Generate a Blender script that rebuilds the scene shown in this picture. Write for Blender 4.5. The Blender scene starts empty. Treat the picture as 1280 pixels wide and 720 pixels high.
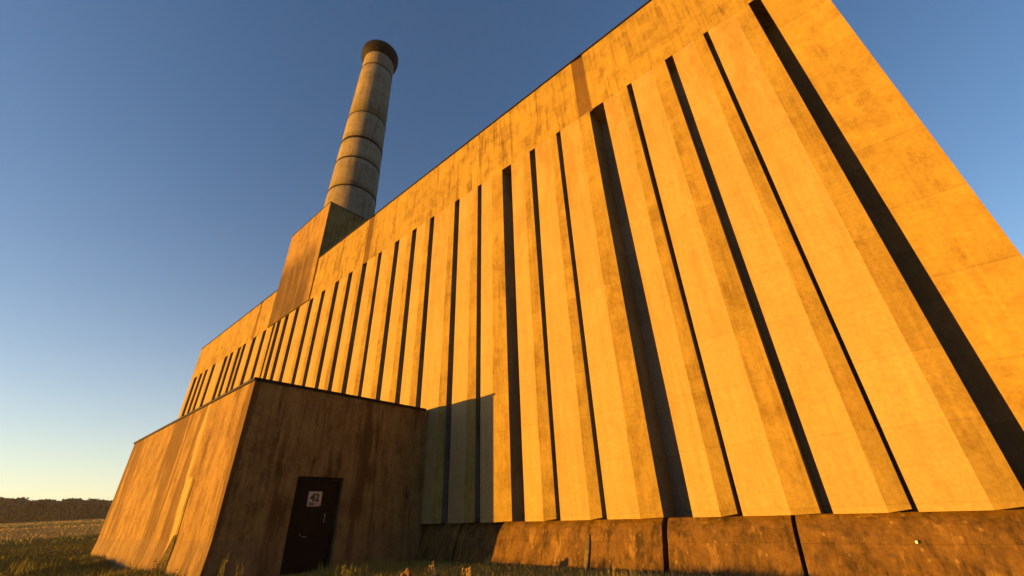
import bpy, bmesh, math, random
import numpy as np
from mathutils import Vector, Matrix
random.seed(7); rng = np.random.default_rng(11)
sc = bpy.context.scene
COL = sc.collection
D = 11.0            # metres per layout unit: the camera stands 11 m off the facade
EYE = 1.342         # camera height

# ------------------------------------------------------------------ helpers
def W(s, y, z): return (s*D, y*D, z*D + EYE)      # layout units -> metres

def mesh_obj(name, verts, faces, mat=None, parent=None, smooth=False, mats=None, midx=None):
    """verts are world metres; the mesh is stored relative to its parent's origin"""
    off = Vector((0, 0, 0))
    p = parent
    while p is not None:
        off += p.location; p = p.parent
    me = bpy.data.meshes.new(name)
    me.from_pydata([(v[0]-off.x, v[1]-off.y, v[2]-off.z) for v in verts], [], faces)
    bm = bmesh.new(); bm.from_mesh(me)
    bmesh.ops.recalc_face_normals(bm, faces=bm.faces)
    bm.to_mesh(me); bm.free()
    if mats:
        for m in mats: me.materials.append(m)
        for i, k in enumerate(midx): me.polygons[i].material_index = k
    elif mat: me.materials.append(mat)
    if smooth:
        for f in me.polygons: f.use_smooth = True
    o = bpy.data.objects.new(name, me); COL.objects.link(o)
    if parent: o.parent = parent
    return o

def empty(name, loc):
    o = bpy.data.objects.new(name, None); o.location = loc; COL.objects.link(o)
    o.empty_display_size = .5
    return o

def tag(o, label, cat, group=None, kind=None):
    o['label'] = label; o['category'] = cat
    if group: o['group'] = group
    if kind: o['kind'] = kind
    return o

def box_geo(x0, x1, y0, y1, z0, z1):
    v = [(x0,y0,z0),(x1,y0,z0),(x1,y1,z0),(x0,y1,z0),(x0,y0,z1),(x1,y0,z1),(x1,y1,z1),(x0,y1,z1)]
    f = [(0,3,2,1),(4,5,6,7),(0,1,5,4),(1,2,6,5),(2,3,7,6),(3,0,4,7)]
    return v, f

class Geo:
    def __init__(s): s.v = []; s.f = []
    def add(s, v, f):
        n = len(s.v); s.v += list(v); s.f += [tuple(i+n for i in q) for q in f]; return s
    def box(s, *a): return s.add(*box_geo(*a))
    def lbox(s, s0, s1, y0, y1, z0, z1):
        return s.box(s0*D, s1*D, y0*D, y1*D, z0*D+EYE, z1*D+EYE)
    def loft(s, rings, cap=True):
        n = len(s.v); m = len(rings[0])
        for r in rings: s.v += list(r)
        for k in range(len(rings)-1):
            for i in range(m):
                j = (i+1) % m
                s.f.append((n+k*m+i, n+k*m+j, n+(k+1)*m+j, n+(k+1)*m+i))
        if cap:
            s.f.append(tuple(n+i for i in range(m))[::-1])
            s.f.append(tuple(n+(len(rings)-1)*m+i for i in range(m)))
        return s
    def build(s, name, mat, parent=None, smooth=False): return mesh_obj(name, s.v, s.f, mat, parent, smooth)

# ------------------------------------------------------------------ materials
class NT:
    def __init__(s, name):
        s.m = bpy.data.materials.new(name); s.m.use_nodes = True
        s.t = s.m.node_tree; s.t.nodes.clear()
        s.out = s.n('ShaderNodeOutputMaterial'); s.b = s.n('ShaderNodeBsdfPrincipled')
        s.t.links.new(s.b.outputs[0], s.out.inputs[0])
    def n(s, typ, **kw):
        nd = s.t.nodes.new(typ)
        for k, v in kw.items(): setattr(nd, k, v)
        return nd
    def l(s, a, b): s.t.links.new(a, b)
    def pos(s, scale=(1,1,1), loc=(0,0,0)):
        g = s.n('ShaderNodeNewGeometry'); mp = s.n('ShaderNodeMapping')
        mp.inputs['Scale'].default_value = scale; mp.inputs['Location'].default_value = loc
        s.l(g.outputs['Position'], mp.inputs[0]); return mp.outputs[0]
    def noise(s, vec, scale, detail=4, rough=.6, dist=0):
        nd = s.n('ShaderNodeTexNoise'); nd.inputs['Scale'].default_value = scale
        nd.inputs['Detail'].default_value = detail; nd.inputs['Roughness'].default_value = rough
        nd.inputs['Distortion'].default_value = dist
        s.l(vec, nd.inputs['Vector']); return nd.outputs['Fac']
    def ramp(s, fac, a, b, lo=0., hi=1.):
        nd = s.n('ShaderNodeMapRange'); nd.interpolation_type = 'SMOOTHSTEP'
        nd.inputs['From Min'].default_value = a; nd.inputs['From Max'].default_value = b
        nd.inputs['To Min'].default_value = lo; nd.inputs['To Max'].default_value = hi
        s.l(fac, nd.inputs['Value']); return nd.outputs[0]
    def math(s, op, a, b=None, clamp=False):
        nd = s.n('ShaderNodeMath', operation=op, use_clamp=clamp)
        for i, x in enumerate((a, b)):
            if x is None: continue
            if isinstance(x, (int, float)): nd.inputs[i].default_value = x
            else: s.l(x, nd.inputs[i])
        return nd.outputs[0]
    def mix(s, fac, a, b, typ='MIX'):
        nd = s.n('ShaderNodeMix', data_type='RGBA', blend_type=typ)
        if isinstance(fac, (int, float)): nd.inputs[0].default_value = fac
        else: s.l(fac, nd.inputs[0])
        for i, x in ((6, a), (7, b)):
            if isinstance(x, tuple): nd.inputs[i].default_value = (*x, 1)
            else: s.l(x, nd.inputs[i])
        return nd.outputs[2]
    def bump(s, h, strength, dist=.02, prev=None):
        nd = s.n('ShaderNodeBump'); nd.inputs['Strength'].default_value = strength
        nd.inputs['Distance'].default_value = dist
        s.l(h, nd.inputs['Height'])
        if prev is not None: s.l(prev, nd.inputs['Normal'])
        return nd.outputs[0]
    def sep(s):
        g = s.n('ShaderNodeNewGeometry'); x = s.n('ShaderNodeSeparateXYZ')
        s.l(g.outputs['Position'], x.inputs[0]); return x.outputs

def band_mask(nt, val, lo, hi, soft):
    """1 inside lo..hi of a coordinate, with soft ends"""
    a = nt.ramp(val, lo-soft, lo+soft); b = nt.ramp(val, hi-soft, hi+soft, 1, 0)
    return nt.math('MULTIPLY', a, b)

def concrete(name, base, dirt, streak=.5, mottle=.4, lift=1.3, liftamt=.12, patch=0., rough=.9, bump=.5, cell=1.65, extra=None, joint=.10, byobj=False, fs=.55, grainamt=1.):
    base = tuple(c*.82 for c in base); dirt = tuple(c*.82 for c in dirt)
    nt = NT(name); P = nt.pos()
    # one pour after another: every lift of every bay has a slightly different tone
    xyz = nt.sep()
    wob = nt.noise(P, .9, 3)
    zc = nt.math('ADD', xyz[2], nt.math('MULTIPLY', wob, .06))
    cz = nt.math('FLOOR', nt.math('DIVIDE', zc, lift)); 
    cx = nt.math('FLOOR', nt.math('DIVIDE', nt.math('ADD', xyz[0], xyz[1]), cell))
    if byobj:
        oi = nt.n('ShaderNodeObjectInfo'); cx = nt.math('MULTIPLY', oi.outputs['Random'], 97.)
    cmb = nt.n('ShaderNodeCombineXYZ'); nt.l(cx, cmb.inputs[0]); nt.l(cz, cmb.inputs[1])
    wn = nt.n('ShaderNodeTexWhiteNoise', noise_dimensions='3D'); nt.l(cmb.outputs[0], wn.inputs['Vector'])
    tone = nt.ramp(wn.outputs['Value'], 0, 1, 1-liftamt, 1+liftamt)
    big = nt.noise(P, .22, 5, .6)
    mot = nt.noise(nt.pos((1, 1, .8)), 1.7, 9, .72)
    pit = nt.noise(P, 14, 6, .75)
    stre = nt.noise(nt.pos((3.2, 3.2, .22)), 1.0, 9, .68, .1)
    stre2 = nt.noise(nt.pos((9, 9, .35), (3, 1, 5)), 1.0, 5, .6)
    d1 = nt.math('MULTIPLY', nt.ramp(mot, .42, .72), mottle)
    d2 = nt.math('MULTIPLY', nt.ramp(stre, .46, .70), streak)
    d2 = nt.math('MULTIPLY', d2, nt.ramp(big, .35, .6, .35, 1))
    d3 = nt.math('MULTIPLY', nt.ramp(stre2, .52, .75), streak*fs)
    dsum = nt.math('ADD', nt.math('ADD', d1, d2), d3, clamp=True)
    col = nt.mix(dsum, base, dirt)
    light = tuple(min(1, c*1.25) for c in base)
    col = nt.mix(nt.math('MULTIPLY', nt.ramp(stre2, .34, .46, 1, 0), .35*streak+.12), col, light)
    if patch:
        col = nt.mix(nt.math('MULTIPLY', nt.math('GREATER_THAN', wn.outputs['Value'], .80), patch), col, dirt)
    if extra: col = extra(nt, col, xyz)
    # tone and pits
    grain = nt.noise(nt.pos((1,1,.6), (4,0,9)), 4.5, 8, .8)
    mul = nt.math('MULTIPLY', tone, nt.ramp(pit, .3, .7, .86, 1.10))
    mul = nt.math('MULTIPLY', mul, nt.ramp(grain, .32, .68, 1-.10*grainamt, 1+.08*grainamt))
    # thin horizontal lift joints
    fz = nt.math('FRACT', nt.math('DIVIDE', zc, lift))
    jl = nt.ramp(nt.math('ABSOLUTE', nt.math('SUBTRACT', fz, .5)), .485, .497, 1, .0)
    mul = nt.math('MULTIPLY', mul, nt.ramp(jl, 0, 1, 1-joint, 1))
    hs = nt.n('ShaderNodeVectorMath', operation='SCALE'); nt.l(col, hs.inputs[0]); nt.l(mul, hs.inputs['Scale'])
    nt.l(hs.outputs[0], nt.b.inputs['Base Color'])
    nt.b.inputs['Roughness'].default_value = rough
    nt.b.inputs['Specular IOR Level'].default_value = .2
    b = nt.bump(jl, .5, .012 if joint else .001)
    b = nt.bump(nt.noise(nt.pos((1,1,.12)), 9, 4, .6), bump*.35, .010, b)
    b = nt.bump(mot, bump*.5, .03, b)
    b = nt.bump(pit, bump, .010, b)
    nt.l(b, nt.b.inputs['Normal'])
    return nt.m

def pier_extra(nt, col, xyz):
    n = nt.noise(nt.pos((.45,.45,.9), (3,3,3)), 1, 9, .75)
    return nt.mix(nt.math('MULTIPLY', nt.ramp(n, .46, .64), .36), col, (.135,.088,.020))
C_PIER = concrete('concrete_pier', (.265,.192,.050), (.165,.108,.024), streak=.5, mottle=.7, liftamt=.10, lift=1.75, bump=.6, joint=.12, byobj=True, extra=pier_extra)
def top_extra(nt, col, xyz):
    n = nt.noise(nt.pos((1.1,1.1,.35), (9,1,4)), 1, 9, .74)
    m = nt.math('MULTIPLY', nt.ramp(n, .44, .62), nt.ramp(xyz[2], 5.5, 15.5, 0, .6))
    return nt.mix(m, col, (.15,.098,.022))
C_PANEL = concrete('concrete_panel', (.280,.203,.095), (.205,.134,.040), grainamt=.5, extra=top_extra, streak=.45, mottle=.28, liftamt=.04, patch=.14, bump=.4, joint=.05, byobj=True)
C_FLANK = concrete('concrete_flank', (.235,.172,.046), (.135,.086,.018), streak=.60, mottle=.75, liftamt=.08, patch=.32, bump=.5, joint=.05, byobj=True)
C_SLOT_SHADE = concrete('concrete_slot_shade', (.15,.14,.115), (.08,.07,.055), streak=.3, mottle=.3, bump=.4)  # darker than the panels: deepens the shade inside the slots by colour
C_STRIP = concrete('concrete_joint_strip', (.105,.062,.020), (.06,.034,.012), streak=.6, mottle=.4, bump=.4)  # strip in each joint, darker and browner than the upper band
C_BAND = concrete('concrete_band', (.245,.176,.042), (.095,.058,.012), streak=1., mottle=.65, liftamt=.08, patch=.15, bump=.6)

def base_extra(nt, col, xyz):
    # lime bloom: pale speckles and drips
    v = nt.n('ShaderNodeTexVoronoi'); v.inputs['Scale'].default_value = 5
    nt.l(nt.pos((1,1,.7)), v.inputs['Vector'])
    sp = nt.math('MULTIPLY', nt.ramp(v.outputs['Distance'], .06, .20, 1, 0), nt.ramp(nt.noise(nt.pos(), 1.1, 3), .45, .62))
    col = nt.mix(nt.math('MULTIPLY', sp, .5), col, (.26,.18,.09))
    dr = nt.noise(nt.pos((2.2,2.2,.4)), 1, 8, .7)
    col = nt.mix(nt.math('MULTIPLY', nt.ramp(dr, .56, .64), .55), col, (.19,.12,.04))
    veins = nt.noise(nt.pos((1,1,1)), 1.3, 9, .7)
    vm = nt.ramp(nt.math('ABSOLUTE', nt.math('SUBTRACT', veins, .5)), .0, .006, .16, 0)
    return nt.mix(vm, col, (.22,.17,.11))
C_BASE = concrete('concrete_plinth', (.112,.064,.018), (.035,.020,.007), streak=1., mottle=.9, liftamt=.10, lift=.7, bump=.9, extra=base_extra)

def annex_extra(nt, col, xyz):
    # broad pale run and bluish grey tide marks on the weathered lift-shaft wall
    n1 = nt.noise(nt.pos((1,1,1)), 1.5, 5)
    xx = nt.math('ADD', xyz[0], nt.math('MULTIPLY', nt.math('SUBTRACT', n1, .5), .25))
    m = band_mask(nt, xx, -18.75, -17.95, .16)
    m = nt.math('MULTIPLY', m, nt.ramp(xyz[2], 1.2, 1.9))
    m2 = nt.math('MULTIPLY', band_mask(nt, xx, -18.0, -17.45, .10), nt.ramp(xyz[2], 2.70, 2.80, 1, 0))
    front = nt.ramp(xyz[1], 4.28, 4.34, 1, 0)
    mm = nt.math('MULTIPLY', nt.math('MULTIPLY', nt.math('MAXIMUM', m, m2), front), .6)
    col = nt.mix(mm, col, (.33,.24,.11))
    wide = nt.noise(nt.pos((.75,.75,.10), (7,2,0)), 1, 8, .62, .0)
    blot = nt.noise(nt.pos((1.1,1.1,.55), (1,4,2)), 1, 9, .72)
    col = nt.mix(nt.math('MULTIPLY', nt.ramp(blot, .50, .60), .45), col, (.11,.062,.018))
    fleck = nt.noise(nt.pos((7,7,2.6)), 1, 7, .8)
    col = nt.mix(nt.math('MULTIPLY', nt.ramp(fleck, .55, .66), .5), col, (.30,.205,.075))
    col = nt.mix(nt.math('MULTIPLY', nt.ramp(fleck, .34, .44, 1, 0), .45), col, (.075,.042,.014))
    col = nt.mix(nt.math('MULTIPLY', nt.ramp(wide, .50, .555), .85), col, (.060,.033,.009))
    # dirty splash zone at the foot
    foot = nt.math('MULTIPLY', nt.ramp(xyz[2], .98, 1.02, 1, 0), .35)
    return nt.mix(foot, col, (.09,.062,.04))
C_ANNEX = concrete('concrete_annex', (.205,.138,.050), (.080,.044,.013), streak=.8, mottle=.85, liftamt=.04, joint=.0, fs=.12, lift=2.4, cell=3.1, bump=.7, extra=annex_extra)

def tower_extra(nt, col, xyz):
    n1 = nt.noise(nt.pos((.5,.5,.5)), 1, 6, .65)
    zz = nt.math('ADD', xyz[2], nt.math('MULTIPLY', nt.math('SUBTRACT', n1, .5), 1.4))
    xz = nt.math('ADD', xyz[0], nt.math('MULTIPLY', nt.math('SUBTRACT', n1, .5), 1.6))
    run = nt.noise(nt.pos((1.5,1.5,.12), (2,8,0)), 1, 8, .65)
    zz = nt.math('ADD', zz, nt.math('MULTIPLY', nt.math('SUBTRACT', run, .5), 5.0))
    m = nt.math('MULTIPLY', nt.ramp(zz, 20.4, 22.4, 1, 0), nt.ramp(xz, -30.4, -29.2, 1, 0))
    m = nt.math('MULTIPLY', m, nt.ramp(run, .36, .58, .62, 1))
    return nt.mix(nt.math('MULTIPLY', m, .92), col, (.038,.022,.009))
C_TOWER = concrete('concrete_tower', (.22,.145,.050), (.09,.052,.016), streak=1., mottle=.7, liftamt=.06, bump=.7, extra=tower_extra)
C_CHIM = concrete('concrete_chimney', (.21,.18,.135), (.11,.088,.06), streak=.9, mottle=.6, liftamt=.07, lift=1.5, cell=50, bump=.4)

def simple(name, col, rough=.6, metal=0., var=.25, scale=3., bump=.2, col2=None):
    nt = NT(name); n = nt.noise(nt.pos(), scale, 6, .65)
    c2 = col2 or tuple(c*(1-var) for c in col)
    nt.l(nt.mix(nt.ramp(n, .35, .65), col, c2), nt.b.inputs['Base Color'])
    nt.b.inputs['Roughness'].default_value = rough; nt.b.inputs['Metallic'].default_value = metal
    nt.b.inputs['Specular IOR Level'].default_value = .1
    nt.l(nt.bump(nt.noise(nt.pos(), scale*6, 4), bump, .01), nt.b.inputs['Normal'])
    return nt.m
M_FLASH = simple('dark_flashing', (.012,.010,.009), .6, 0, .5)
M_COLLAR = simple('sooty_metal', (.008,.007,.007), .7, 0, .4)
M_JOINT = simple('joint_filler', (.02,.016,.012), .9)
M_DOOR = simple('door_paint', (.006,.0035,.003), .55, 0, .4, 2.5)
M_FRAME = simple('door_frame_paint', (.025,.018,.013), .6, 0, .4, 2.5)
M_STEEL = simple('worn_steel', (.19,.17,.15), .35, .8, .3)
M_SIGN = simple('sign_white', (.34,.30,.25), .5, 0, .12, 6)
M_MARK = simple('sign_ink', (.03,.025,.025), .5, 0, .2)
M_PINK = simple('sign_pink', (.30,.23,.20), .5, 0, .12, 6)
M_ROOF = simple('roof_felt', (.05,.05,.05), .9)
M_PIPE = simple('pipe_stain', (.10,.085,.06), .85, 0, .5, 5)
M_ROCK = simple('rock', (.17,.10,.045), .9, 0, .4, 6, .8)
M_WHITE = simple('white_plastic', (.8,.78,.72), .5)

# ------------------------------------------------------------------ terrain
def terrain_z(x, y):
    x = np.asarray(x, float); y = np.asarray(y, float)
    d = np.hypot(x, y)
    far = np.clip((-x-60)/360, 0, 1)
    sect = 1/(1+np.exp(-(y+70)/18))                  # only on the side the sun does not cross
    rise = 5.9*far**1.0*sect + np.clip(-x-420, 0, 900)*.012*sect
    near = .20*np.clip((-x-19)/10, 0, 1)
    und = (.10*np.sin(x*.085+y*.03)*np.cos(y*.06) + .22*np.sin(x*.031+1.3+.4*np.sin(y*.04)))*np.clip((-x-38)/50, 0, 1)*sect
    side = .030*np.clip(y+10, 0, 110)*np.clip((-x-50)/60, 0, 1)*sect
    return rise*.9 + near + und*.8 + side

def axis_pts(lo, hi, fine_lo, fine_hi, step):
    a = list(np.arange(fine_lo, fine_hi+step/2, step)); s = step
    while a[-1] < hi: s *= 1.13; a.append(a[-1]+s)
    s = step
    while a[0] > lo: s *= 1.13; a.insert(0, a[0]-s)
    return np.array(a)
xs = axis_pts(-2600, 2600, -70, 6, .5); ys = axis_pts(-2600, 2600, -6, 14, .5)
X, Y = np.meshgrid(xs, ys); Z = terrain_z(X, Y)
Z += (rng.random(Z.shape)-.5)*.05*np.clip(1-np.hypot(X+20, Y-5)/90, 0, 1)
nv = [(float(a), float(b), float(c)) for a, b, c in zip(X.ravel(), Y.ravel(), Z.ravel())]
nx = len(xs)
nf = [(j*nx+i, j*nx+i+1, (j+1)*nx+i+1, (j+1)*nx+i) for j in range(len(ys)-1) for i in range(nx-1)]
nt = NT('field_soil_and_turf'); P = nt.pos()
bandn = nt.noise(nt.pos((.035, .008, 0), (2,5,0)), 1, 6, .65, .3)
fine = nt.noise(P, 1.6, 8, .75); mid = nt.noise(nt.pos((.3,.12,.3)), 1, 5, .6)
c = nt.mix(nt.ramp(fine, .35, .65), (.15,.105,.04), (.22,.15,.065))
c = nt.mix(nt.ramp(mid, .42, .6), c, (.12,.11,.03))
c = nt.mix(nt.ramp(bandn, .44, .56), c, (.38,.26,.12))
nt.l(c, nt.b.inputs['Base Color']); nt.b.inputs['Roughness'].default_value = 1
nt.b.inputs['Specular IOR Level'].default_value = 0
nt.l(nt.bump(fine, .8, .15, nt.bump(mid, .6, .6)), nt.b.inputs['Normal'])
ground = mesh_obj('ground', nv, nf, nt.m, smooth=True)
ground['kind'] = 'structure'; ground['label'] = 'rough grass field around the concrete building'

# ------------------------------------------------------------------ main building
B = empty('concrete_power_building', W(-2.5, 1.0, -.122))
tag(B, 'huge golden lit concrete building with a pleated wall of tall ribs and dark slots', 'building')

# left edges of the slots, the depth behind each, width of the flank beside it
edges = [-5.200,-5.085,-4.909,-4.751,-4.544,-4.230,-4.087,-3.912,-3.800,-3.600,-3.395,-3.213,-3.136,-3.003,-2.837,-2.630,-2.468,-2.294,-2.135,-1.982,-1.817,-1.659,-1.507,-1.362,-1.178,-1.024,-.874,-.721,-.585,-.432,-.278,-.138,-.011,.122]
depth = [.02,.0198,.0173,.017,.0187,.0201,.0178,.0175,.0173,.0207,.0184,.018,.0197,.0194,.0191,.0187,.0184,.0197,.0195,.0225,.0158,.0204,.0202,.0195,.0214,.0170,.034,.0125,.0140,.071,.0140,.028,.0145,.066]
flank = {33:.041, 32:.031, 31:.046, 30:.030, 29:.050, 28:.030, 27:.035, 26:.062}
ZB, ZT, ZP = -.0175, 1.316, 1.652
SR = .269; BACK = 1.15
NZ = 14
def vis(s, d, L=.12):       # how wide the shaded opening looks for a given rib depth
    t = (d/1.776)/(1+d/1.776/L)
    return (s+t)/(1+1.776*t) - s
slotw = {26:(.046,.052), 27:(.012,.029), 28:(.012,.020), 29:(.064,.059), 30:(.0085,.018), 31:(.0185,.026), 32:(.0065,.014), 33:(.0345,.029)}
gdepth = {33:.12, 29:.080, 31:.05, 26:.062}
for i in range(len(edges)):
    s0 = edges[i]+.0003
    last = i == len(edges)-1
    gw = vis(edges[i], depth[i])
    gb, gt = slotw.get(i, (gw*.88, gw))
    gd = gdepth.get(i, .042)
    s1 = SR if last else edges[i+1]
    w = 0 if last else flank.get(i+1, .036)
    pb = 0 if last else min(.010, w*.28)
    f = s1 - w
    rings = []
    for k in range(NZ+1):
        t = k/NZ; z = ZB + (ZT-ZB)*t
        p = pb*(1-t); dl = .0012*(1-t); gw = gb+(gt-gb)*(t**1.4)
        j = (random.random()-.5)*.0004
        head = [(s0,1+gd),(s0+gw+(.04 if last else .002),1+gd),(s0+gw+j,1.0001+dl)] if i else [(s0,1.0001)]
        tail = [(s1-.0002,1.0)] if last else [(f+j*2,1.0001-p),(s1,1.0001)]
        ring = head + tail + [(s1-(.0002 if last else 0),BACK),(s0,BACK)]
        zz = [z]*len(ring)
        if k == 0 and not last: zz[len(head)+1] = z + (.0045 if i+1 in (27,28,30,32,33) else .0015)
        rings.append([W(a, b, c) for (a, b), c in zip(ring, zz)])
    g = Geo().loft(rings); m = len(rings[0]); h = len(head)
    mi = []
    for q in range(NZ):
        for e in range(m):
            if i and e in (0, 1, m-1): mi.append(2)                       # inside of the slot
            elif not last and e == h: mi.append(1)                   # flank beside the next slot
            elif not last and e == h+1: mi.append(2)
            else: mi.append(0)
    mi += [0, 0]
    mesh_obj('wall_panel', g.v, g.f, None, B, mats=[C_PIER if last else C_PANEL, C_FLANK, C_SLOT_SHADE], midx=mi)

# upper band with three notched movement joints; the coping follows it
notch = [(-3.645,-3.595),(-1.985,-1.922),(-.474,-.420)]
poly = [(-5.2,1.0)]
for a, b in notch: poly += [(a,1.0),(a,1.020),(b,1.020),(b,1.0)]
poly += [(SR,1.0),(SR,BACK),(-5.2,BACK)]
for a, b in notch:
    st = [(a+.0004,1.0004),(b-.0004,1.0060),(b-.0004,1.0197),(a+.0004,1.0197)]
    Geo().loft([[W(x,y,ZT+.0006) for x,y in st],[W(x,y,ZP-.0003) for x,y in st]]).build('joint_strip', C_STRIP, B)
g = Geo(); g.loft([[W(a,b,ZT+.0003) for a,b in poly],[W(a,b,ZP) for a,b in poly]])
g.build('upper_band', C_BAND, B)
for a, b in ((-5.205,-3.312),(-2.634,.274)):
    Geo().lbox(a, b, .9955, 1.17, ZP+.0003, ZP+.0065).build('coping', M_FLASH, B)
# body behind the pleated wall
g = Geo().lbox(-5.19, SR-.001, BACK+.0003, 3.1, -.2, 1.60); g.build('wall', C_BAND, B)
g = Geo().lbox(-5.17, SR-.02, BACK+.03, 3.08, 1.6003, 1.61); g.build('roof', M_ROOF, B)

# plinth: swept profile cut into pours by open joints
prof = [(1.060,-.0155),(1.030,-.0168),(1.022,-.0180),(1.0135,-.0260),(1.0070,-.0350),(1.0030,-.0430),(.9990,-.0520),(.9945,-.066),(.9893,-.0799),(.9835,-.099),(.9755,-.1190),(.966,-.150)]
cuts = [-5.19,-4.4,-3.3,-2.2,-1.095,-.7655,-.437,-.187,.262]
gaps = {-1.095:.012,-.7655:.0012,-.437:.0125,-.187:.0075}
for i in range(len(cuts)-1):
    a, b = cuts[i], cuts[i+1]
    a += gaps.get(a,.004)/2; b -= gaps.get(b,.004)/2
    n = max(3, int((b-a)/.035)); rings = []
    for k in range(n+1):
        s = a+(b-a)*k/n
        rings.append([W(s, y+(random.random()-.5)*.0016*(1 if 3<j<11 else 0), z+(random.random()-.5)*.0012*(1 if j>3 else 0)) for j,(y,z) in enumerate(prof)] + [W(s,1.149,-.150), W(s,1.149,-.0155)])
    Geo().loft(rings).build('plinth_block', C_BASE, B)
g = Geo().lbox(-5.18, .255, 1.07, 1.14, -.15, -.019); g.build('joint_core', M_JOINT, B)

# side pier at the right hand end stays behind the corner
# block that carries the chimney
TX0, TX1, TZ = -3.306, -2.642, 2.172
g = Geo().lbox(TX0, TX1, .9935, 1.68, 1.3180, TZ); T = g.build('chimney_base_block', C_TOWER, B)
g = Geo(); g.lbox(TX0-.003, TX1+.003, .9905, 1.685, TZ+.0003, TZ+.005); g.build('coping', M_FLASH, T)

# ------------------------------------------------------------------ chimney
CH = empty('tall_chimney', W(-2.98, 1.30, TZ+.0055))
tag(CH, 'tall round concrete chimney with dark rings and a black collar above the building', 'chimney')
def rad(z): return .2165 + (.160-.2165)*(z-2.3)/(4.75-2.3)
def circ(r, z, n=64): return [W(-2.98+r*math.cos(2*math.pi*k/n), 1.30+r*math.sin(2*math.pi*k/n), z) for k in range(n)]
zr = [2.58,2.93,3.20,3.57,4.38]
levels = [TZ+.0055] + zr + [4.60]
for a, b in zip(levels, levels[1:]):
    n = 4; Geo().loft([circ(rad(a+(b-a)*k/n), a+(b-a)*k/n) for k in range(n+1)], True).build('shaft_section', C_CHIM, CH, True)
for z, h in zip(zr, (.007,.008,.013,.004,.005)):
    r = rad(z)
    g = Geo(); g.loft([circ(r-.004, z-h), circ(r+.0028, z-h), circ(r+.0028, z+h), circ(r-.004, z+h)]); g.build('ring', M_COLLAR, CH)
g = Geo(); g.loft([circ(.163,4.60), circ(.176,4.62), circ(.200,4.665), circ(.204,4.70), circ(.204,4.755), circ(.196,4.765), circ(.150,4.765), circ(.150,4.60)], True)
g.build('collar', M_COLLAR, CH)

# ------------------------------------------------------------------ annex
AX, AY, AZ = -1.274, .389, .351; AL = -2.700
A = empty('concrete_annex', W(-2.0, .7, -.122))
tag(A, 'low concrete annex with streaked walls, dark roof edge and a dark door in shade', 'annex')
def flare(z):       # the walls kick out towards the ground
    t = max(0, (-.030 - z)/.095); return .009*t**1.15
g = Geo()
zs = [AZ, .25, .15, .05, -.0300, -.05, -.075, -.10, -.125, -.145]
DY0, DY1, DZ1 = .5590, .6965, .1135
ybreak = [AY, .47, DY0, DY1, .80, .95, 1.0]
xbreak = [AL] + list(np.linspace(AL, AX, 12)[1:-1]) + [AX]
# right hand wall (with the door opening), front wall, left wall as one skin of quads, each wall its own mesh
def skin(name, fn, us, zs, hole=None):
    v, f = [], []
    for z in zs:
        for u in us: v.append(W(*fn(u, z)))
    m = len(us)
    for j in range(len(zs)-1):
        for i in range(m-1):
            if hole and hole(us[i], us[i+1], zs[j], zs[j+1]): continue
            f.append((j*m+i, j*m+i+1, (j+1)*m+i+1, (j+1)*m+i))
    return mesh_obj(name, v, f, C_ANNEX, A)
zs2 = sorted(set(zs+[DZ1]), reverse=True)
jit = lambda z, u: .0009*math.sin(u*37+z*21)
skin('wall', lambda u, z: (AX+flare(z)*.55, u if u > AY else AY-flare(z), z), ybreak, zs2, lambda a, b, c, d: a >= DY0-1e-6 and b <= DY1+1e-6 and c <= DZ1+1e-6)
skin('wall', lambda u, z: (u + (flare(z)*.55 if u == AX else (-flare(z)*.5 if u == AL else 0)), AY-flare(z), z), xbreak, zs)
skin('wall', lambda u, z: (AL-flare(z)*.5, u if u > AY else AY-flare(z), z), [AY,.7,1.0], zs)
g = Geo().lbox(AL-.004, AX+.004, AY-.004, 1.0, AZ+.0003, AZ+.008)
# the slab stops at the pleated wall: keep it just short of the ribs
g.v = [(x, min(y, .9835*D), z) for x, y, z in g.v]
g.build('roof', M_FLASH, A)
g = Geo().lbox(AL+.01, AX-.01, .98, .9945, AZ-.01, AZ+.006); g.build('roof_upstand', M_FLASH, A)
# pour joint on the front and the weedy gap at its foot
g = Geo()
path = [(-1.560,.120,.0010),(-1.562,.06,.0013),(-1.560,0.0,.0018),(-1.556,-.035,.0022),(-1.552,-.08,.0025),(-1.548,-.13,.0025)]
r = []
for s, z, w in path:
    yy = AY-flare(z)
    r.append([W(s-w, yy-.0010, z), W(s+w, yy-.0010, z), W(s+w, yy+.003, z), W(s-w, yy+.003, z)])
g.loft(r); g.build('wall_joint', M_JOINT, A)
g = Geo()
pts = [(-1.592,-.02),(-1.570,-.018),(-1.560,-.045),(-1.556,-.08),(-1.552,-.13),(-1.66,-.13),(-1.640,-.10),(-1.625,-.075),(-1.605,-.045)]
g.loft([[W(s, AY-flare(z)-.0016, z) for s, z in pts], [W(s, AY-flare(z)+.002, z) for s, z in pts]])
g.build('damp_break', simple('mossy_break', (.025,.022,.010), .95, 0, .6, 9, .9, (.07,.055,.022)), A)

# door recess: reveal, frame, leaf
RX = AX-.020
g = Geo()
g.lbox(RX-.02, AX-.0004, DY0-.02, DY0, -.14, DZ1+.02)       # near reveal
g.lbox(RX-.02, AX-.0004, DY1, DY1+.02, -.14, DZ1+.02)       # far reveal
g.lbox(RX-.02, AX-.0004, DY0+.0002, DY1-.0002, DZ1, DZ1+.02)
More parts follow.
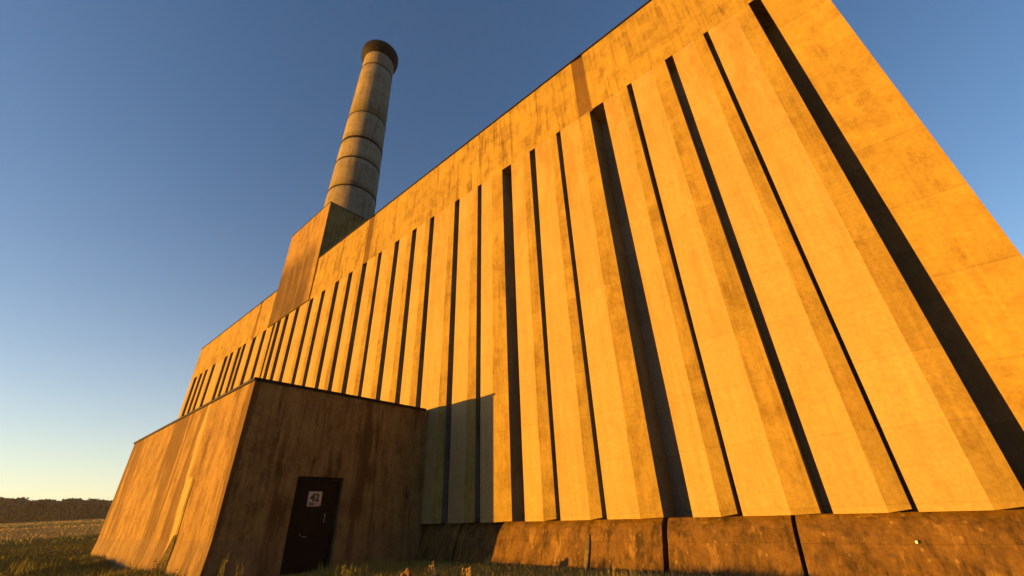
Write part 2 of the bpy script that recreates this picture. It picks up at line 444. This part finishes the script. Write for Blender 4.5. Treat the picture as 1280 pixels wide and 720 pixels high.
# flared lower cheeks join reveal to the kicked-out wall
for y0, y1 in ((DY0-.018, DY0-.0003), (DY1+.0003, DY1+.018)):
    r = []
    for z in [-.0300,-.05,-.075,-.10,-.125,-.14]:
        r.append([W(AX-.0010,y0,z), W(AX+flare(z)*.55-.0006,y0,z), W(AX+flare(z)*.55-.0006,y1,z), W(AX-.0010,y1,z)])
    g.loft(r)
g.build('door_reveal', C_ANNEX, A)
DR = Geo().lbox(RX, RX+.005, DY0+.0075, DY1-.0075, -.116, DZ1-.008).build('door', M_DOOR, A)
g = Geo()
fx0, fx1 = RX+.001, RX+.0085
g.lbox(fx0, fx1, DY0+.0005, DY0+.0070, -.130, DZ1-.0005); g.lbox(fx0, fx1, DY1-.0070, DY1-.0005, -.130, DZ1-.0005)
g.lbox(fx0, fx1, DY0+.0072, DY1-.0072, DZ1-.0075, DZ1-.0005)
g.build('door_frame', M_FRAME, DR)
g = Geo().lbox(RX-.002, AX+.012, DY0+.001, DY1-.001, -.14, -.1175); g.build('door_sill', C_BASE, A)
# sign: pale plate, number above, pinkish strip below
px = RX+.0053
g = Geo().lbox(px, px+.0006, .6045, .6440, .0405, .0765); S = g.build('sign', M_SIGN, DR)
S['label'] = 'small pale notice reading 42'
g = Geo().lbox(px+.0007, px+.0010, .6055, .6400, .0385, .0510); g.build('sign_strip', M_PINK, S)
def text_mesh(body, size, name, mat, parent, org, bold=.0):
    cu = bpy.data.curves.new(name+'_curve', 'FONT'); cu.body = body; cu.size = size; cu.extrude = .003; cu.offset = bold
    to = bpy.data.objects.new('tmp', cu); COL.objects.link(to)
    dg = bpy.context.evaluated_depsgraph_get(); me = bpy.data.meshes.new_from_object(to.evaluated_get(dg))
    vs = [(org[0]+v.co.z, org[1]+v.co.x, org[2]+v.co.y) for v in me.vertices]
    fs = [tuple(p.vertices) for p in me.polygons]
    bpy.data.objects.remove(to); bpy.data.meshes.remove(me)
    return mesh_obj(name, vs, fs, mat, parent)
o = W(px+.0011, .6105, .0525)
text_mesh('42', .29, 'sign_number', M_MARK, S, o, .012)
o = W(px+.0014, .6090, .0415)
text_mesh('000', .105, 'sign_lettering', M_MARK, S, o, .003)
# handles
def bar(g, a, b, r=.012, n=8):
    a, b = Vector(a), Vector(b); d = (b-a).normalized(); u = d.orthogonal().normalized(); v = d.cross(u)
    g.loft([[tuple(p+r*(math.cos(t)*u+math.sin(t)*v)) for t in [2*math.pi*k/n for k in range(n)]] for p in (a, b)])
g = Geo()
h0, h1 = W(px+.0045,.6600,-.002), W(px+.0045,.6600,.020)
bar(g, h0, h1, .014); bar(g, W(px,.6600,-.001), h0); bar(g, W(px,.6600,.019), h1); g.build('pull_handle', M_STEEL, DR)
g = Geo()
bar(g, W(px,.6060,-.034), W(px+.004,.6060,-.034), .014); bar(g, W(px+.004,.6050,-.034), W(px+.004,.6180,-.036), .012)
bar(g, W(px+.0008,.6000,-.031), W(px+.0008,.6000,-.026), .016); g.build('lever_handle', M_STEEL, DR)
for z in (.085, .0, -.095):
    g = Geo(); bar(g, W(px+.001, .5672, z), W(px+.001, .5672, z+.010), .011); g.build('hinge', M_FRAME, DR)

# ------------------------------------------------------------------ bits on the plinth
g = Geo(); n = 12; rings = []
for k in range(12):
    t = k/11; z = -.047-(.080)*t
    yb = np.interp(-z, [-p[1] for p in prof], [p[0] for p in prof])
    rr = .0062*(.35+.65*min(1, t*5))
    s = -.6265-.004*t
    rings.append([W(s+rr*math.cos(2*math.pi*j/n), yb-.003+rr*.55*math.sin(2*math.pi*j/n), z) for j in range(n)])
P1 = Geo().loft(rings).build('drain_pipe', M_PIPE, None, True)
tag(P1, 'short dark rounded drain pipe running down the brown plinth', 'drain pipe')
cc = W(.0*1, 1, -.06)
g = Geo().lbox(-.0245,-.0215,.9890,.9935,-.0605,-.0565)
P2 = g.build('marker_disc', M_WHITE, None)
bm = bmesh.new(); bm.from_mesh(P2.data); bmesh.ops.bevel(bm, geom=bm.edges[:], offset=.009, segments=2, affect='EDGES'); bm.to_mesh(P2.data); bm.free()
tag(P2, 'tiny white square marker fixed to the brown plinth under the ribs', 'marker')

# ------------------------------------------------------------------ grass
def blades(name, cx, cy, h, wid, mats, lean=.35, per=1):
    n = len(cx); az = rng.random(n)*2*np.pi; le = rng.random(n)*lean*h; la = rng.random(n)*2*np.pi
    z0 = terrain_z(cx, cy)-.02
    dx, dy = np.cos(az)*wid/2, np.sin(az)*wid/2
    lx, ly = np.cos(la)*le, np.sin(la)*le
    V = np.empty((n, 5, 3))
    V[:,0] = np.stack([cx-dx, cy-dy, z0], -1); V[:,1] = np.stack([cx+dx, cy+dy, z0], -1)
    V[:,2] = np.stack([cx+dx*.7+lx*.35, cy+dy*.7+ly*.35, z0+h*.55], -1); V[:,3] = np.stack([cx-dx*.7+lx*.35, cy-dy*.7+ly*.35, z0+h*.55], -1)
    V[:,4] = np.stack([cx+lx, cy+ly, z0+h], -1)
    me = bpy.data.meshes.new(name)
    me.vertices.add(n*5); me.vertices.foreach_set('co', V.ravel())
    b = np.arange(n)[:,None]*5
    loops = np.concatenate([b+[0,1,2,3], b+[3,2,4]], 1).ravel()
    me.loops.add(n*7); me.loops.foreach_set('vertex_index', loops.astype(np.int32))
    st = (np.arange(n)[:,None]*7+[0,4]).ravel(); me.polygons.add(n*2)
    me.polygons.foreach_set('loop_start', st.astype(np.int32))
    mi = np.repeat(pick(cx, cy), 2); me.polygons.foreach_set('material_index', mi.astype(np.int32))
    for m in mats: me.materials.append(m)
    me.update(calc_edges=True); me.validate()
    o = bpy.data.objects.new(name, me); COL.objects.link(o); return o

def pick(cx, cy):
    d = np.hypot(cx, cy)
    f = np.sin(cx*.045+.6*np.sin(cy*.05))+.5*np.sin(cx*.13+1)+rng.normal(0,.5,len(cx))+np.clip((d-60)/150, 0, .9)
    return np.where(f > .3, 1, np.where(rng.random(len(cx)) > .35, 0, 2))
def leaf(name, col, col2, tr=.25):
    nt = NT(name); n = nt.noise(nt.pos(), 2.5, 5, .7)
    nt.l(nt.mix(nt.ramp(n, .35, .65), col, col2), nt.b.inputs['Base Color'])
    nt.b.inputs['Roughness'].default_value = .75; nt.b.inputs['Specular IOR Level'].default_value = .15
    return nt.m
G1 = leaf('grass_green', (.13,.14,.025), (.18,.16,.035)); G2 = leaf('grass_dry', (.42,.29,.10), (.30,.20,.065)); G3 = leaf('grass_olive', (.10,.085,.025), (.15,.11,.035))

def inside(cx, cy):      # keep blades off the buildings
    a = (cx > AL*D-.12) & (cx < AX*D+.14) & (cy > AY*D-.14)
    b = (cy > .972*D) & (cx > -5.2*D-.2) & (cx < SR*D+.1)
    return a | b
def fov(cx, cy, m=0):    # only where the photograph can see ground, plus a margin for a step to the side
    return (cy > -4) & (cx < 4)
def scatter(n, x0, x1, y0, y1, thr=None, sc_=.35):
    cx = rng.uniform(x0, x1, n); cy = rng.uniform(y0, y1, n)
    k = ~inside(cx, cy)
    if thr is not None:
        f = np.sin(cx*sc_*2.1+1.7*np.sin(cy*sc_*1.3))+np.sin(cy*sc_*2.7+1.1*np.sin(cx*sc_*1.7)+2)+.6*np.sin(cx*sc_*6.3+cy*sc_*4.1)
        k &= f > thr
    return cx[k], cy[k]
parts = []
def addg(n, x0, x1, y0, y1, hlo, hhi, wid, thr=None):
    cx, cy = scatter(n, x0, x1, y0, y1, thr)
    parts.append((cx, cy, rng.uniform(hlo, hhi, len(cx))*(.6+.8*rng.random(len(cx))), np.full(len(cx), wid)))
addg(90000, -16, 1, 5.2, 10.8, .05, .14, .014)
addg(30000, -16, -3, 7.0, 10.75, .12, .24, .010, .6)
addg(90000, -30, -13, .5, 8, .05, .15, .016)
addg(9000, -14, -1, 6.0, 10.72, .18, .36, .012, .9)
addg(14000, -30, -14, 1.5, 4.14, .15, .34, .014, .5)
addg(110000, -60, -28, -3, 22, .07, .17, .030)
addg(60000, -60, -28, -3, 22, .12, .25, .022, .5)
addg(90000, -130, -60, -6, 50, .10, .30, .08)
addg(170000, -260, -120, -20, 110, .12, .40, .11, -.4)
addg(170000, -460, -250, -60, 190, .25, .7, .28, -.2)
addg(40000, -29.5, -13.5, 3.2, 4.12, .08, .24, .012, -.3)
cx, cy, hh, ww = [np.concatenate(c) for c in zip(*parts)]
gr = blades('grass', cx, cy, hh, ww, [G1, G2, G3])
tag(gr, 'short rough green and straw coloured grass covering the ground', 'grass', kind='stuff')

# countable tall weeds
def weed(x, y, h, n, label, mat, spread=.10):
    g = Geo(); z0 = float(terrain_z(x, y))-.02; root = empty('weed', (x, y, z0))
    stem, lv = Geo(), Geo()
    for i in range(n):
        a = random.uniform(0, 6.28); hh = h*random.uniform(.55, 1); l = random.uniform(.05, .35)*hh
        p0 = Vector((x+random.uniform(-1,1)*spread, y+random.uniform(-1,1)*spread, z0)); p1 = p0+Vector((math.cos(a)*l*.4, math.sin(a)*l*.4, hh*.6)); p2 = p0+Vector((math.cos(a)*l, math.sin(a)*l, hh))
        bar(stem, p0, p1, .005, 4); bar(stem, p1, p2, .0035, 4)
        for k in range(9):
            t = random.uniform(.25, 1); c = p0.lerp(p1, t*1.6) if t < .6 else p1.lerp(p2, (t-.6)/.4)
            b = random.uniform(0, 6.28); L = random.uniform(.04, .10)
            d = Vector((math.cos(b), math.sin(b), random.uniform(.1, .8))).normalized()*L; s = d.cross(Vector((0,0,1))).normalized()*L*.16
            lv.add([tuple(c), tuple(c+d*.5+s), tuple(c+d), tuple(c+d*.5-s)], [(0,1,2,3)])
    stem.build('stem', mat, root); lv.build('leaf', mat, root)['kind'] = 'stuff'
    tag(root, label, 'weed'); return root

WEEDS = [(-12.4, 4.15, .80, 7, 'tallest spindly weed in front of the dark annex wall left of the door', G1),
         (-12.7, 4.60, .66, 6, 'second spindly weed left of the door, just right of the tallest one', G3),
         (-10.5, 6.20, .50, 9, 'low leafy weed in front of the annex wall right of the door', G1),
         (-9.35, 7.75, .46, 9, 'dry weed in front of the inner corner of annex and ribbed wall', G2),
         (-8.05, 7.70, .38, 9, 'dry weed in front of the edge of the annex shadow on the plinth', G2),
         (-17.35, 4.02, .62, 14, 'bushy weed growing at the foot of the dark joint in the sunlit annex front', G3),
         (-19.6, 4.00, .42, 12, 'weed against the sunlit annex front, left of the dark joint', G1),
         (-15.2, 3.98, .40, 10, 'weed at the foot of the sunlit annex front near its front corner', G1),
         (-24.5, 3.95, .45, 10, 'weed at the foot of the annex front near its far end', G3)]
for x, y, h, n, lab, mt in WEEDS: weed(x, y, h, n, lab, mt)

bm = bmesh.new(); bmesh.ops.create_icosphere(bm, subdivisions=3, radius=1)
for v in bm.verts:
    c = v.co; k = 1+.13*math.sin(c.x*5+1)*math.cos(c.y*4)+.10*math.sin(c.z*7+c.x*3)+random.uniform(-.03,.03)
    v.co = Vector((c.x*.15*k, c.y*.13*k, c.z*.24*k))
me = bpy.data.meshes.new('stone'); bm.to_mesh(me); bm.free(); me.materials.append(M_ROCK)
st = bpy.data.objects.new('stone', me); COL.objects.link(st); st.location = (-9.65, 7.20, .06); st.rotation_euler = (.2,.1,.7)
tag(st, 'rough sunlit stone in the grass before the dark inner corner of the buildings', 'stone')

# ------------------------------------------------------------------ far wood
def wood():
    V, F, MI = [], [], []
    n = 0
    for i in range(520):
        az = math.radians(random.uniform(74, 97)); d = random.uniform(395, 520)
        x, y = -d*math.sin(az), d*math.cos(az)
        z0 = float(terrain_z(x, y))
        el = math.radians(2.36+.12*(math.degrees(az)-82)/6.4+.07*math.sin(az*70)+.05*math.sin(az*231)+random.uniform(-.14,.08))
        h = d*math.tan(el)+EYE-z0; r = random.uniform(2.4, 4.5)
        for k in range(150):
            t = random.random()**.8
            a = random.uniform(0, 6.28); rr = r*math.sqrt(random.random())*(1-.75*abs(t-.4)**1.6)
            c = Vector((x+rr*math.cos(a), y+rr*math.sin(a), z0+h*t))
            s = random.uniform(.35, .8)
            e1 = Vector((random.gauss(0,1), random.gauss(0,1), random.gauss(0,1))).normalized(); e2 = e1.orthogonal().normalized()
            q = len(V); V.extend([tuple(c-e1*s-e2*s*.6), tuple(c+e1*s-e2*s*.6), tuple(c+e1*s*.5+e2*s), tuple(c-e1*s*.7+e2*s*.5)]); F.append((q,q+1,q+2,q+3)); MI.append(i % 3)
        if i % 1 == 0:
            q = len(V); w = .25
            for dx, dz in ((-w,0),(w,0),(w*.5,h*.8),(-w*.5,h*.8)): V.append((x, y+dx, z0+dz))
            F.append((q,q+1,q+2,q+3)); MI.append(2)
    me = bpy.data.meshes.new('far_wood'); me.from_pydata(V, [], F)
    for m in (leaf('wood_brown', (.15,.105,.06), (.18,.12,.07)), leaf('wood_green', (.10,.09,.045), (.13,.105,.055)), leaf('wood_dark', (.05,.04,.022), (.075,.055,.03))): me.materials.append(m)
    me.polygons.foreach_set('material_index', MI)
    o = bpy.data.objects.new('far_wood', me); COL.objects.link(o)
    tag(o, 'dark band of distant woodland on the horizon beyond the field', 'woodland', kind='stuff')
wood()

# ------------------------------------------------------------------ sky, sun, camera
SUN_AZ = 29.38; SUN_EL = .45
w = bpy.data.worlds.new('World'); sc.world = w; w.use_nodes = True
t = w.node_tree; t.nodes.clear()
sky = t.nodes.new('ShaderNodeTexSky'); sky.sky_type = 'NISHITA'; sky.sun_disc = False
sky.sun_elevation = math.radians(3.5)
sky.sun_rotation = math.radians(180+SUN_AZ)
sky.air_density = 1.0; sky.dust_density = .9; sky.ozone_density = 3.2
bg = t.nodes.new('ShaderNodeBackground'); bg.inputs[1].default_value = .098
ow = t.nodes.new('ShaderNodeOutputWorld')
# pale dust layer low over the horizon
tc = t.nodes.new('ShaderNodeTexCoord'); sx = t.nodes.new('ShaderNodeSeparateXYZ'); t.links.new(tc.outputs['Generated'], sx.inputs[0])
mr = t.nodes.new('ShaderNodeMath'); mr.operation = 'MULTIPLY'; mr.inputs[1].default_value = -5.6; t.links.new(sx.outputs[2], mr.inputs[0])
ex = t.nodes.new('ShaderNodeMath'); ex.operation = 'EXPONENT'; ex.use_clamp = True; t.links.new(mr.outputs[0], ex.inputs[0])
mg = t.nodes.new('ShaderNodeVectorMath'); mg.operation = 'SCALE'; mg.inputs[0].default_value = (2.05, 1.80, 1.25); t.links.new(ex.outputs[0], mg.inputs['Scale'])
ad = t.nodes.new('ShaderNodeVectorMath'); ad.operation = 'ADD'; t.links.new(sky.outputs[0], ad.inputs[0]); t.links.new(mg.outputs[0], ad.inputs[1])
t.links.new(ad.outputs[0], bg.inputs[0]); t.links.new(bg.outputs[0], ow.inputs[0])

hz = Geo().box(-560, 30, -40, 260, -1.5, 75).build('haze', None)
m = bpy.data.materials.new('haze_air'); m.use_nodes = True; m.node_tree.nodes.clear()
pv = m.node_tree.nodes.new('ShaderNodeVolumePrincipled'); pv.inputs['Density'].default_value = .00013; pv.inputs['Color'].default_value = (.95,.9,.82,1)
mo = m.node_tree.nodes.new('ShaderNodeOutputMaterial'); m.node_tree.links.new(pv.outputs[0], mo.inputs['Volume'])
hz.data.materials.append(m); hz['kind'] = 'stuff'; hz['label'] = 'thin evening haze in the air over the field'; hz['category'] = 'haze'

ld = bpy.data.lights.new('sun', 'SUN'); ld.energy = 5.0; ld.angle = math.radians(.5); ld.color = (1, .425, .015)
lo = bpy.data.objects.new('sun', ld); COL.objects.link(lo)
a, e = math.radians(SUN_AZ), math.radians(SUN_EL)
dirv = Vector((math.sin(a)*math.cos(e), math.cos(a)*math.cos(e), -math.sin(e)))   # the way the light travels
lo.rotation_euler = dirv.to_track_quat('-Z', 'Y').to_euler(); lo.location = (-20, -40, 20)

cam = bpy.data.cameras.new('camera'); co = bpy.data.objects.new('camera', cam); COL.objects.link(co)
yaw, tilt, roll = math.radians(40.114), math.radians(28.76), math.radians(-2.136)
Fv = Vector((-math.sin(yaw)*math.cos(tilt), math.cos(yaw)*math.cos(tilt), math.sin(tilt)))
R0 = Vector((math.cos(yaw), math.sin(yaw), 0)); U0 = R0.cross(Fv)
Rv = math.cos(roll)*R0+math.sin(roll)*U0; Uv = -math.sin(roll)*R0+math.cos(roll)*U0
co.matrix_world = Matrix(((Rv.x,Uv.x,-Fv.x,0),(Rv.y,Uv.y,-Fv.y,0),(Rv.z,Uv.z,-Fv.z,EYE),(0,0,0,1)))
cam.sensor_width = 36; cam.lens = 515.92/1280*36; cam.clip_end = 6000; cam.clip_start = .1
sc.camera = co
vs = sc.view_settings; vs.view_transform = 'Standard'; vs.look = 'None'; vs.gamma = 1; vs.exposure = 1.85
